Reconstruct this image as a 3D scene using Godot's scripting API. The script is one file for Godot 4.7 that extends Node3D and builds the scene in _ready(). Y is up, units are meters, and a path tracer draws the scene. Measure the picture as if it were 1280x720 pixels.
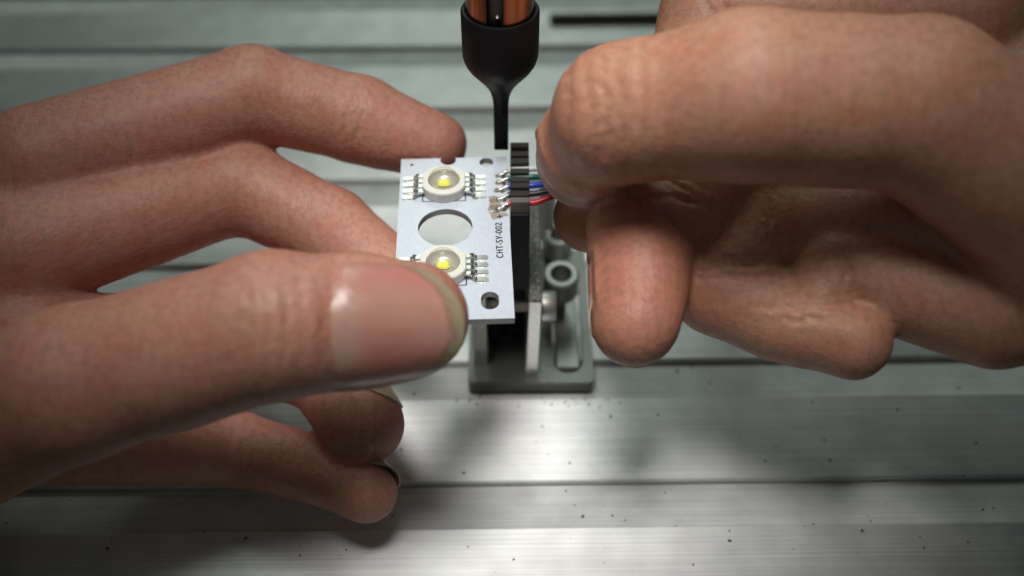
extends Node3D
# Everything is laid out in millimetres; every top-level thing is scaled by 0.001.

const MM := 0.001
var rng := RandomNumberGenerator.new()
var used := {}


# ---------------------------------------------------------------- helpers
class Mb:
	# collects triangles given counter-clockwise seen from outside; commits them clockwise
	var st := SurfaceTool.new()
	var tint := Color(1, 1, 1)
	var uvs := 0.01
	func _init() -> void:
		st.begin(Mesh.PRIMITIVE_TRIANGLES)
	func v(p: Vector3, n: Vector3) -> void:
		st.set_color(tint)
		st.set_normal(n)
		var a := n.abs()
		var uv := Vector2(p.x, p.z)
		if a.z > a.y and a.z >= a.x:
			uv = Vector2(p.x, p.y)
		elif a.x > a.y:
			uv = Vector2(p.z, p.y)
		st.set_uv(uv * uvs)
		st.add_vertex(p)
	func tri(a: Vector3, b: Vector3, c: Vector3) -> void:
		var n := (b - a).cross(c - a).normalized()
		v(a, n); v(c, n); v(b, n)
	func tri_n(a: Vector3, b: Vector3, c: Vector3, na: Vector3, nb: Vector3, nc: Vector3) -> void:
		v(a, na); v(c, nc); v(b, nb)
	func quad(a: Vector3, b: Vector3, c: Vector3, d: Vector3) -> void:
		tri(a, b, c); tri(a, c, d)
	func quad_out(a: Vector3, b: Vector3, c: Vector3, d: Vector3, mid: Vector3) -> void:
		var n := (b - a).cross(c - a)
		if n.dot((a + b + c + d) * 0.25 - mid) < 0:
			quad(a, d, c, b)
		else:
			quad(a, b, c, d)
	func box(lo: Vector3, hi: Vector3, b: float, x := Transform3D()) -> void:
		# box with chamfered edges
		var c := (lo + hi) * 0.5
		var h := (hi - lo) * 0.5
		var mid := x * c
		var corner := func(sx, sy, sz, ax) -> Vector3:
			var k := Vector3(h.x - b, h.y - b, h.z - b)
			k[ax] = h[ax]
			return x * (c + Vector3(k.x * sx, k.y * sy, k.z * sz))
		for ax in 3:
			for s in [-1, 1]:
				var q := []
				for e in [[-1, -1], [1, -1], [1, 1], [-1, 1]]:
					var g := [0, 0, 0]
					g[ax] = s
					g[(ax + 1) % 3] = e[0]
					g[(ax + 2) % 3] = e[1]
					q.append(corner.call(g[0], g[1], g[2], ax))
				quad_out(q[0], q[1], q[2], q[3], mid)
		if b <= 0.0:
			return
		for ax in 3:
			var p := (ax + 1) % 3
			var r := (ax + 2) % 3
			for e in [[-1, -1], [1, -1], [1, 1], [-1, 1]]:
				var g0 := [0, 0, 0]
				g0[p] = e[0]
				g0[r] = e[1]
				var g1 := g0.duplicate()
				g0[ax] = -1
				g1[ax] = 1
				quad_out(corner.call(g0[0], g0[1], g0[2], p), corner.call(g1[0], g1[1], g1[2], p), corner.call(g1[0], g1[1], g1[2], r), corner.call(g0[0], g0[1], g0[2], r), mid)
		for sx in [-1, 1]:
			for sy in [-1, 1]:
				for sz in [-1, 1]:
					var a: Vector3 = corner.call(sx, sy, sz, 0)
					var d: Vector3 = corner.call(sx, sy, sz, 1)
					var f: Vector3 = corner.call(sx, sy, sz, 2)
					if (d - a).cross(f - a).dot(a - mid) < 0:
						tri(a, f, d)
					else:
						tri(a, d, f)
	func lathe(pr: Array, segs: int, x := Transform3D(), smooth := true) -> void:
		# profile of Vector2(radius, height) from bottom to top, outside facing out
		var e := []
		for i in pr.size() - 1:
			var d: Vector2 = pr[i + 1] - pr[i]
			e.append(Vector2(d.y, -d.x).normalized())
		for i in pr.size() - 1:
			var n0: Vector2 = e[i]
			var n1: Vector2 = e[i]
			if smooth:
				if i > 0 and e[i].dot(e[i - 1]) > 0.75:
					n0 = (e[i] + e[i - 1]).normalized()
				if i < e.size() - 1 and e[i].dot(e[i + 1]) > 0.75:
					n1 = (e[i] + e[i + 1]).normalized()
			for k in segs:
				var a0 := TAU * k / segs
				var a1 := TAU * (k + 1) / segs
				var m0 := a0 if smooth else (a0 + a1) * 0.5
				var m1 := a1 if smooth else (a0 + a1) * 0.5
				var p := func(q: Vector2, a: float) -> Vector3: return x * Vector3(q.x * cos(a), q.y, -q.x * sin(a))
				var nn := func(q: Vector2, a: float) -> Vector3: return (x.basis * Vector3(q.x * cos(a), q.y, -q.x * sin(a))).normalized()
				var A: Vector3 = p.call(pr[i], a0)
				var B: Vector3 = p.call(pr[i], a1)
				var C: Vector3 = p.call(pr[i + 1], a1)
				var D: Vector3 = p.call(pr[i + 1], a0)
				if pr[i].x > 1e-5:
					tri_n(A, B, C, nn.call(n0, m0), nn.call(n0, m1), nn.call(n1, m1))
				if pr[i + 1].x > 1e-5:
					tri_n(A, C, D, nn.call(n0, m0), nn.call(n1, m1), nn.call(n1, m0))
	func tube(path: Array, radius: float, segs := 10, cap := true) -> void:
		# a round tube along points
		var up := Vector3(0.13, 0.98, 0.11)
		var rings := []
		var dirs := []
		for i in path.size():
			var d: Vector3 = (path[mini(i + 1, path.size() - 1)] - path[maxi(i - 1, 0)]).normalized()
			var sx := d.cross(up).normalized()
			var sy := sx.cross(d)
			var ring := []
			for k in segs:
				var a := TAU * k / segs
				ring.append([path[i] + (sx * cos(a) + sy * sin(a)) * radius, sx * cos(a) + sy * sin(a)])
			rings.append(ring)
			dirs.append(d)
		for i in path.size() - 1:
			for k in segs:
				var j := (k + 1) % segs
				var a: Array = rings[i][k]
				var b: Array = rings[i][j]
				var c: Array = rings[i + 1][j]
				var d: Array = rings[i + 1][k]
				tri_n(a[0], c[0], b[0], a[1], c[1], b[1])
				tri_n(a[0], d[0], c[0], a[1], d[1], c[1])
		if cap:
			for k in segs:
				var j := (k + 1) % segs
				var n := path.size() - 1
				tri(path[0], rings[0][k][0], rings[0][j][0])
				tri(path[n], rings[n][j][0], rings[n][k][0])
	func prism(poly: PackedVector2Array, y0: float, y1: float, x := Transform3D()) -> void:
		# poly in (x, z), extruded from y0 to y1
		var t := Geometry2D.triangulate_polygon(poly)
		var mid2 := Vector2()
		for p in poly:
			mid2 += p / poly.size()
		for i in range(0, t.size(), 3):
			for y in [y0, y1]:
				var a: Vector3 = x * Vector3(poly[t[i]].x, y, poly[t[i]].y)
				var b: Vector3 = x * Vector3(poly[t[i + 1]].x, y, poly[t[i + 1]].y)
				var c: Vector3 = x * Vector3(poly[t[i + 2]].x, y, poly[t[i + 2]].y)
				var o: Vector3 = x.basis.y * (1.0 if y == y1 else -1.0)
				if (b - a).cross(c - a).dot(o) < 0:
					tri(a, c, b)
				else:
					tri(a, b, c)
		for i in poly.size():
			var p := poly[i]
			var q := poly[(i + 1) % poly.size()]
			var flip := Geometry2D.is_polygon_clockwise(poly)
			var A := x * Vector3(p.x, y0, p.y)
			var B := x * Vector3(q.x, y0, q.y)
			var C := x * Vector3(q.x, y1, q.y)
			var D := x * Vector3(p.x, y1, p.y)
			if flip:
				quad(A, B, C, D)
			else:
				quad(A, D, C, B)
	func done() -> ArrayMesh:
		return st.commit()


func thing(called: String, label: String, category: String, at := Vector3.ZERO, turn := 0.0, group := "") -> Node3D:
	var o := Node3D.new()
	o.name = called
	add_child(o, true)
	o.transform = Transform3D(Basis(Vector3.UP, turn).scaled(Vector3.ONE * MM), at * MM)
	o.set_meta("label", label)
	o.set_meta("category", category)
	if group:
		o.set_meta("group", group)
	return o


func part(called: String, mesh: Mesh, m: Material, parent: Node) -> MeshInstance3D:
	var o := MeshInstance3D.new()
	o.name = called
	o.mesh = mesh
	o.material_override = m
	parent.add_child(o, true)
	return o


func lin(r: float, g: float, b: float) -> Color:
	return Color(r, g, b).linear_to_srgb()


func mat(c: Color, rough: float, metal := 0.0) -> StandardMaterial3D:
	var m := StandardMaterial3D.new()
	m.albedo_color = c
	m.roughness = rough
	m.metallic = metal
	return m


func noise_tex(freq: float, kind := FastNoiseLite.TYPE_SIMPLEX_SMOOTH, oct := 3, size := 512, sd := 1, lo := 0.0, hi := 1.0) -> NoiseTexture2D:
	var n := FastNoiseLite.new()
	n.noise_type = kind
	n.frequency = freq
	n.fractal_octaves = oct
	n.seed = sd
	var t := NoiseTexture2D.new()
	t.noise = n
	t.width = size
	t.height = size
	t.seamless = true
	var g := Gradient.new()
	g.offsets = PackedFloat32Array([0.0, 1.0])
	g.colors = PackedColorArray([Color(lo, lo, lo), Color(hi, hi, hi)])
	t.color_ramp = g
	return t


func tri_map(m: StandardMaterial3D, scale: Vector3) -> void:
	m.uv1_triplanar = true
	m.uv1_scale = scale


# ---------------------------------------------------------------- hands as a distance field
class Field:
	var lo: Vector3
	var cell: float
	var nx: int
	var ny: int
	var nz: int
	var data := PackedFloat32Array()
	func _init(a: Vector3, b: Vector3, c: float) -> void:
		lo = a
		cell = c
		nx = int((b.x - a.x) / c) + 1
		ny = int((b.y - a.y) / c) + 1
		nz = int((b.z - a.z) / c) + 1
		data.resize(nx * ny * nz)
		data.fill(1e3)
	func chain(bones: Array, k: float, kout: float) -> void:
		# bones: [a, ra, b, rb]; k blends within the chain, kout blends with what is there
		var pad := maxf(k, kout) + cell * 2.5
		var mn := Vector3.ONE * 1e6
		var mx := -mn
		for b in bones:
			for e in [0, 2]:
				mn = mn.min(b[e] - Vector3.ONE * (b[e + 1] + pad))
				mx = mx.max(b[e] + Vector3.ONE * (b[e + 1] + pad))
		var i0 := Vector3i(((mn - lo) / cell).floor()).clamp(Vector3i.ZERO, Vector3i(nx - 1, ny - 1, nz - 1))
		var i1 := Vector3i(((mx - lo) / cell).ceil()).clamp(Vector3i.ZERO, Vector3i(nx - 1, ny - 1, nz - 1))
		var s := i1 - i0 + Vector3i.ONE
		var tmp := PackedFloat32Array()
		tmp.resize(s.x * s.y * s.z)
		tmp.fill(1e3)
		for b in bones:
			var A: Vector3 = b[0]
			var ra: float = b[1]
			var B: Vector3 = b[2]
			var rb: float = b[3]
			var R := maxf(ra, rb) + pad
			var bl := Vector3i(((A.min(B) - Vector3.ONE * R - lo) / cell).floor()).clamp(i0, i1)
			var bh := Vector3i(((A.max(B) + Vector3.ONE * R - lo) / cell).ceil()).clamp(i0, i1)
			var ab := B - A
			var inv := 1.0 / maxf(ab.length_squared(), 1e-6)
			var dr := rb - ra
			for z in range(bl.z, bh.z + 1):
				for y in range(bl.y, bh.y + 1):
					var at := ((z - i0.z) * s.y + (y - i0.y)) * s.x - i0.x
					var p := lo + Vector3(bl.x, y, z) * cell - A
					for x in range(bl.x, bh.x + 1):
						var t := clampf(p.dot(ab) * inv, 0.0, 1.0)
						var d := (p - ab * t).length() - ra - dr * t
						p.x += cell
						if d < pad:
							var o := tmp[at + x]
							if o > 900.0:
								tmp[at + x] = d
							else:
								var h := maxf(k - absf(o - d), 0.0)
								tmp[at + x] = minf(o, d) - h * h / (4.0 * k)
		for z in range(i0.z, i1.z + 1):
			for y in range(i0.y, i1.y + 1):
				var at := ((z - i0.z) * s.y + (y - i0.y)) * s.x - i0.x
				var base := (z * ny + y) * nx
				for x in range(i0.x, i1.x + 1):
					var d := tmp[at + x]
					if d < 900.0:
						var o := data[base + x]
						if o > 900.0:
							data[base + x] = d
						else:
							var h := maxf(kout - absf(o - d), 0.0)
							data[base + x] = minf(o, d) - h * h / (4.0 * kout)
	func at(p: Vector3) -> float:
		var q := (p - lo) / cell
		var x := int(q.x)
		var y := int(q.y)
		var z := int(q.z)
		if x < 0 or y < 0 or z < 0 or x >= nx - 1 or y >= ny - 1 or z >= nz - 1:
			return 1e3
		var f := q - Vector3(x, y, z)
		var i := (z * ny + y) * nx + x
		var w := nx * ny
		var a := lerpf(lerpf(data[i], data[i + 1], f.x), lerpf(data[i + nx], data[i + nx + 1], f.x), f.y)
		var b := lerpf(lerpf(data[i + w], data[i + w + 1], f.x), lerpf(data[i + w + nx], data[i + w + nx + 1], f.x), f.y)
		return lerpf(a, b, f.z)
	func nets() -> Array:
		# surface nets -> [vertices, normals from the field, indices]
		var vid := PackedInt32Array()
		vid.resize(data.size())
		vid.fill(-1)
		var vs := PackedVector3Array()
		var ns := PackedVector3Array()
		var ids := PackedInt32Array()
		var w := nx * ny
		var off := [0, 1, nx, nx + 1, w, w + 1, w + nx, w + nx + 1]
		var cells := []
		var lim := cell * 2.0
		for z in nz - 1:
			for y in ny - 1:
				var base := (z * ny + y) * nx
				for x in nx - 1:
					var i := base + x
					if absf(data[i]) > lim:
						continue
					var c := [0.0, 0.0, 0.0, 0.0, 0.0, 0.0, 0.0, 0.0]
					var neg := 0
					for k in 8:
						c[k] = data[i + off[k]]
						if c[k] < 0.0:
							neg += 1
					if neg == 0 or neg == 8:
						continue
					var sum := Vector3.ZERO
					var cnt := 0
					for e in EDGES:
						var a: float = c[e[0]]
						var b: float = c[e[1]]
						if (a < 0.0) != (b < 0.0):
							var t := a / (a - b)
							sum += CORNERS[e[0]].lerp(CORNERS[e[1]], t)
							cnt += 1
					vid[i] = vs.size()
					vs.append(lo + (Vector3(x, y, z) + sum / cnt) * cell)
					var g := Vector3(c[1] + c[3] + c[5] + c[7] - c[0] - c[2] - c[4] - c[6], c[2] + c[3] + c[6] + c[7] - c[0] - c[1] - c[4] - c[5], c[4] + c[5] + c[6] + c[7] - c[0] - c[1] - c[2] - c[3])
					ns.append(g.normalized())
					cells.append(i)
		for i in cells:
			var a := data[i]
			for ax in 3:
				var b := data[i + [1, nx, w][ax]]
				if (a < 0.0) == (b < 0.0):
					continue
				var u: int = [nx, w, 1][ax]
				var v: int = [w, 1, nx][ax]
				if i - u - v < 0:
					continue
				var p := vid[i]
				var q := vid[i - u]
				var r := vid[i - u - v]
				var t := vid[i - v]
				if p < 0 or q < 0 or r < 0 or t < 0:
					continue
				if a < 0.0:
					ids.append_array([p, r, q, p, t, r])
				else:
					ids.append_array([p, q, r, p, r, t])
		return [vs, ns, ids]

const CORNERS := [Vector3(0, 0, 0), Vector3(1, 0, 0), Vector3(0, 1, 0), Vector3(1, 1, 0), Vector3(0, 0, 1), Vector3(1, 0, 1), Vector3(0, 1, 1), Vector3(1, 1, 1)]
const EDGES := [[0, 1], [2, 3], [4, 5], [6, 7], [0, 2], [1, 3], [4, 6], [5, 7], [0, 4], [1, 5], [2, 6], [3, 7]]


func skin_mesh(f: Field, creases: Array, blush: Array, nails: Array, tone: Color, sd: int) -> ArrayMesh:
	# creases: [centre, axis along the finger, side the crease is on, half length, width, depth]
	# blush: [centre, radius, colour, strength]: where the skin itself is redder or paler
	var raw := f.nets()
	var vs: PackedVector3Array = raw[0]
	var ns: PackedVector3Array = raw[1]
	var ids: PackedInt32Array = raw[2]
	var n1 := FastNoiseLite.new()
	n1.seed = sd
	n1.frequency = 0.09
	n1.fractal_octaves = 3
	var n2 := FastNoiseLite.new()
	n2.seed = sd + 5
	n2.frequency = 0.35
	var cs := PackedColorArray()
	cs.resize(vs.size())
	for i in vs.size():
		var p := vs[i]
		var n := ns[i]
		var d := 0.12 * n1.get_noise_3dv(p)
		for c in creases:
			var rel: Vector3 = p - c[0]
			var along := rel.dot(c[1])
			if absf(along) > 3.0 * c[4] + 1.0:
				continue
			var side := n.dot(c[2])
			if side < 0.05:
				continue
			var cross: Vector3 = c[1].cross(c[2])
			var across := rel.dot(cross)
			if absf(across) > c[3] or rel.length() > 20.0:
				continue
			along += 0.9 * n2.get_noise_2d(across * 0.7, c[0].x * 7.0) + 0.15 * n2.get_noise_2d(across * 2.5, c[0].z * 9.0) + 0.025 * across * across * c[6]
			d -= c[5] * clampf(0.9 + 0.7 * n2.get_noise_2d(across * 0.8 + 50.0, c[0].y * 5.0), 0.35, 1.3) * exp(-pow(along / c[4], 2.0)) * smoothstep(0.05, 0.4, side) * (1.0 - pow(absf(across) / c[3], 2.0))
		for q in nails:
			var rel: Vector3 = p - q[0]
			if rel.length() > q[3] * 1.5 + 6.0:
				continue
			var tt: float = rel.dot(q[1]) / q[3]
			var rad: Vector3 = rel - q[1] * rel.dot(q[1])
			var uu: float = rad.angle_to(q[2]) / q[4]
			if uu < 1.7 and tt > -0.6 and tt < 1.0 and rad.length() < q[5]:
				var e := maxf(uu - 1.0, 0.10 * uu * uu - tt)
				d += (0.42 * exp(-pow((e - 0.10) / 0.10, 2.0)) - 0.15 * exp(-pow(e / 0.05, 2.0))) * smoothstep(1.0, 0.7, tt)
		var col := tone
		var m := n1.get_noise_3dv(p * 1.7 + Vector3(31, 7, 3))
		col = col.lerp(Color(tone.r * 1.0, tone.g * 0.82, tone.b * 0.80), clampf(0.4 + m * 0.9 + 0.5 * n2.get_noise_3dv(p * 1.4), 0.0, 1.0))
		for b in blush:
			var q: float = (p - b[0]).length() / b[1] + 0.25 * m
			if q < 1.0:
				col = col.lerp(b[2], b[3] * smoothstep(1.0, 0.2, q))
		cs[i] = col
		vs[i] = p + n * d
	# normals again, from the faces
	var nn := PackedVector3Array()
	nn.resize(vs.size())
	for i in range(0, ids.size(), 3):
		var a := ids[i]
		var b := ids[i + 1]
		var c := ids[i + 2]
		var g := (vs[c] - vs[a]).cross(vs[b] - vs[a])
		nn[a] += g
		nn[b] += g
		nn[c] += g
	for i in nn.size():
		nn[i] = nn[i].normalized()
		if nn[i].dot(ns[i]) < -0.5:
			nn[i] = -nn[i]
	var arr := []
	arr.resize(Mesh.ARRAY_MAX)
	arr[Mesh.ARRAY_VERTEX] = vs
	arr[Mesh.ARRAY_NORMAL] = nn
	arr[Mesh.ARRAY_COLOR] = cs
	arr[Mesh.ARRAY_INDEX] = ids
	var me := ArrayMesh.new()
	me.add_surface_from_arrays(Mesh.PRIMITIVE_TRIANGLES, arr)
	return me


func nail_mesh(f: Field, base: Vector3, axis: Vector3, up: Vector3, length: float, half_angle: float, extra: float, rmax: float, cols: Dictionary) -> ArrayMesh:
	# a curved plate lying on the finger; its free edge runs past the fingertip by «extra»
	var a := axis.normalized()
	var n := (up - a * up.dot(a)).normalized()
	var s := a.cross(n)
	var NU := 20
	var NV := 26
	var top := []
	var col := []
	var wob := FastNoiseLite.new()
	wob.frequency = 0.6
	for u in NU + 1:
		var uu := lerpf(-1.0, 1.0, float(u) / NU)
		var ph := uu * half_angle
		var dir := n * cos(ph) + s * sin(ph)
		var rows := []
		var crow := []
		var r := 0.0
		for v in NV + 1:
			var vv := float(v) / NV
			# rounded cuticle and rounded free edge
			var start := 0.10 * length * uu * uu
			var stop := length + extra - (0.36 * length) * pow(absf(uu), 2.3)
			var t := lerpf(start, stop, vv)
			var c := base + a * t
			var hit := 0.0
			var x := 1.5
			while x < 14.0:
				if f.at(c + dir * x) > 0.0:
					break
				x += 0.15
			hit = minf(x, rmax) if x > 1.6 else 0.0
			if v == 0:
				r = hit
			else:
				r = maxf(hit, r - 0.055 * (stop - start) / NV * 2.2)
			var sink := smoothstep(0.0, 0.10, vv) * smoothstep(0.0, 0.16, 1.0 - absf(uu))
			rows.append(c + dir * (r - 0.18 + 0.42 * sink + 0.05 * wob.get_noise_2d(uu * 22.0, vv * 0.4) + 0.04 * wob.get_noise_2d(uu * 5.0, vv * 4.0)))
			var k: Color = cols.bed.lerp(Color(cols.bed.r, cols.bed.g * 0.62, cols.bed.b * 0.58), clampf(0.30 + 1.1 * wob.get_noise_2d(uu * 1.6 + 4.0, vv * 1.8), 0.0, 0.7))
			var moon := Vector2(uu / 0.62, vv / 0.24).length()
			k = k.lerp(cols.moon, 0.75 * smoothstep(1.15, 0.7, moon))
			var fe: float = cols.free + 0.05 * wob.get_noise_2d(uu * 14.0, 3.0) - 0.10 * pow(absf(uu), 2.4)
			k = k.lerp(cols.rim, smoothstep(fe - 0.05, fe - 0.01, vv) * 0.8)
			k = k.lerp(cols.tip, smoothstep(fe, fe + 0.03, vv))
			crow.append(k)
		top.append(rows)
		col.append(crow)
	var mb := Mb.new()
	var nrm := func(u: int, v: int) -> Vector3:
		var du: Vector3 = top[mini(u + 1, NU)][v] - top[maxi(u - 1, 0)][v]
		var dv: Vector3 = top[u][mini(v + 1, NV)] - top[u][maxi(v - 1, 0)]
		var g := du.cross(dv).normalized()
		var ph := lerpf(-1.0, 1.0, float(u) / NU) * half_angle
		return g if g.dot(n * cos(ph) + s * sin(ph)) > 0 else -g
	for u in NU:
		for v in NV:
			var q := [[u, v], [u + 1, v], [u + 1, v + 1], [u, v + 1]]
			for t3 in [[0, 1, 2], [0, 2, 3]]:
				for low in 2:
					var pts := []
					var nor := []
					var cc := []
					for k in t3:
						var nv: Vector3 = nrm.call(q[k][0], q[k][1])
						pts.append(top[q[k][0]][q[k][1]] - nv * 0.4 * low)
						nor.append(nv * (1.0 - 2.0 * low))
						cc.append(col[q[k][0]][q[k][1]])
					var cw: bool = (pts[1] - pts[0]).cross(pts[2] - pts[0]).dot(nor[0]) < 0
					for k in ([0, 1, 2] if cw else [0, 2, 1]):
						mb.tint = cc[k]
						mb.v(pts[k], nor[k])
	# the wall of the free edge
	for u in NU:
		var a0: Vector3 = top[u][NV]
		var a1: Vector3 = top[u + 1][NV]
		var b0: Vector3 = a0 - nrm.call(u, NV) * 0.4
		var b1: Vector3 = a1 - nrm.call(u + 1, NV) * 0.4
		mb.tint = cols.tip
		mb.quad_out(a0, a1, b1, b0, base)
	return mb.done()


# bones of a finger through joints [p, r], with a fuller pad at the last phalanx
func finger(j: Array, pad_dir: Vector3) -> Array:
	var out := []
	for i in j.size() - 1:
		out.append([j[i][0], j[i][1], j[i + 1][0], j[i + 1][1]])
	var n := j.size()
	var a: Vector3 = j[n - 2][0]
	var b: Vector3 = j[n - 1][0]
	var pd := pad_dir.normalized()
	out.append([a.lerp(b, 0.35) + pd * 1.0, j[n - 2][1] * 0.86, a.lerp(b, 0.9) + pd * 0.9, j[n - 1][1] * 0.92])
	for i in range(1, n - 2):   # the soft middles of the other phalanges
		var p: Vector3 = j[i - 1][0].lerp(j[i][0], 0.5)
		out.append([p + pd * 1.2, j[i][1] * 0.95, p.lerp(j[i][0], 0.4) + pd * 1.0, j[i][1] * 0.9])
	return out


func _ready() -> void:
	rng.seed = 7
	# ------------------------------------------------ camera
	var cam := Camera3D.new()
	cam.name = "camera"
	add_child(cam)
	cam.transform = Transform3D(Basis(Vector3.RIGHT, deg_to_rad(-46.0)), Vector3(0, 178, 150) * MM)
	var attr := CameraAttributesPhysical.new()
	attr.frustum_focal_length = 43.1
	attr.frustum_near = 0.01
	attr.frustum_far = 20.0
	attr.frustum_focus_distance = 0.186
	attr.exposure_aperture = 10.0
	cam.attributes = attr
	cam.current = true
	# ------------------------------------------------ room light, added lamps, exposure
	var env := Environment.new()
	env.background_mode = Environment.BG_COLOR
	env.background_color = lin(0.052, 0.064, 0.056)
	env.tonemap_mode = Environment.TONE_MAPPER_LINEAR
	env.tonemap_exposure = 1.0
	env.sdfgi_enabled = true
	env.ssao_enabled = true
	env.ssil_enabled = true
	var we := WorldEnvironment.new()
	we.environment = env
	add_child(we)
	spot(Vector3(-18, 345, 50), Vector3(0, 25, 10), 60.0, 15.5, 0.118, lin(1.0, 0.96, 0.90))
	lamp(Vector3(-40, 950, -780), Vector3(0, 0, 0), Vector2(460, 600), 0.19, lin(0.86, 1.0, 0.89), "added pale panel light far behind the bench, brightening the metal strips")

	# ------------------------------------------------ materials
	var M := materials()
	# ------------------------------------------------ setting and things
	bed(M)
	clamp_fixture(M)
	board(M)
	wires(M)
	tool(M)
	hands(M)
	debris(M)


func spot(at: Vector3, target: Vector3, radius: float, angle: float, energy: float, c: Color) -> void:  # added lamp out of view; its narrow cone is shaped to dim the sides
	var b := Basis.looking_at(target - at, Vector3.FORWARD)
	var t := thing("added_spot", "added round lamp over the clamp, its narrow beam leaves the sides dim", "lamp", at)
	t.transform = Transform3D(b.scaled(Vector3.ONE * MM), at * MM)
	var turn := Transform3D(Basis(Vector3.RIGHT, PI / 2), Vector3.ZERO)
	var h := Mb.new()
	h.lathe([Vector2(0, 6), Vector2(radius + 1, 6), Vector2(radius + 2, -2), Vector2(radius + 5, -2), Vector2(radius + 5, 8), Vector2(radius * 0.6, 40), Vector2(0, 42)], 48, turn)
	part("added_lamp_housing", h.done(), mat(lin(0.3, 0.3, 0.3), 0.5), t)
	var d := Mb.new()
	d.lathe([Vector2(0, 4.6), Vector2(radius, 4.6), Vector2(radius, 5.6), Vector2(0, 5.6)], 48, turn)
	var dm := mat(lin(0.8, 0.8, 0.8), 0.6)
	dm.emission_enabled = true
	dm.emission = c
	dm.emission_energy_multiplier = 1.0
	part("added_lamp_diffuser", d.done(), dm, t)
	var l := SpotLight3D.new()
	l.name = "added_spot_light"
	add_child(l)
	l.transform = Transform3D(b, at * MM - b.z * (radius * MM + 0.004))
	l.spot_range = 3.0
	l.spot_attenuation = 2.0
	l.spot_angle = angle
	l.spot_angle_attenuation = 0.95
	l.light_size = radius * MM
	l.light_energy = energy
	l.light_color = c
	l.shadow_enabled = true


func lamp(at: Vector3, target: Vector3, size: Vector2, energy: float, c: Color, label: String) -> void:  # added panel light out of view, there to brighten the bed metal
	var t := thing("added_panel", label, "lamp", at)
	t.transform = Transform3D(Basis.looking_at(target - at, Vector3.UP).scaled(Vector3.ONE * MM), at * MM)
	var h := Mb.new()
	h.box(Vector3(-size.x / 2 - 6, -size.y / 2 - 6, 0.5), Vector3(size.x / 2 + 6, size.y / 2 + 6, 14), 2.0)
	part("added_lamp_housing", h.done(), mat(lin(0.5, 0.5, 0.5), 0.5), t)
	var d := Mb.new()
	d.box(Vector3(-size.x / 2, -size.y / 2, -0.5), Vector3(size.x / 2, size.y / 2, 0.4), 0.1)
	var dm := mat(lin(0.8, 0.8, 0.8), 0.6)
	dm.emission_enabled = true
	dm.emission = c
	dm.emission_energy_multiplier = 1.0
	part("added_lamp_diffuser", d.done(), dm, t)
	var l := AreaLight3D.new()
	l.name = "added_panel_light"
	add_child(l)
	var b := Basis.looking_at(target - at, Vector3.UP)
	l.transform = Transform3D(b, at * MM - b.z * 0.0012)
	l.area_size = size * MM
	l.light_energy = energy
	l.light_color = c
	l.area_range = 5.0
	l.shadow_enabled = true


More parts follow.
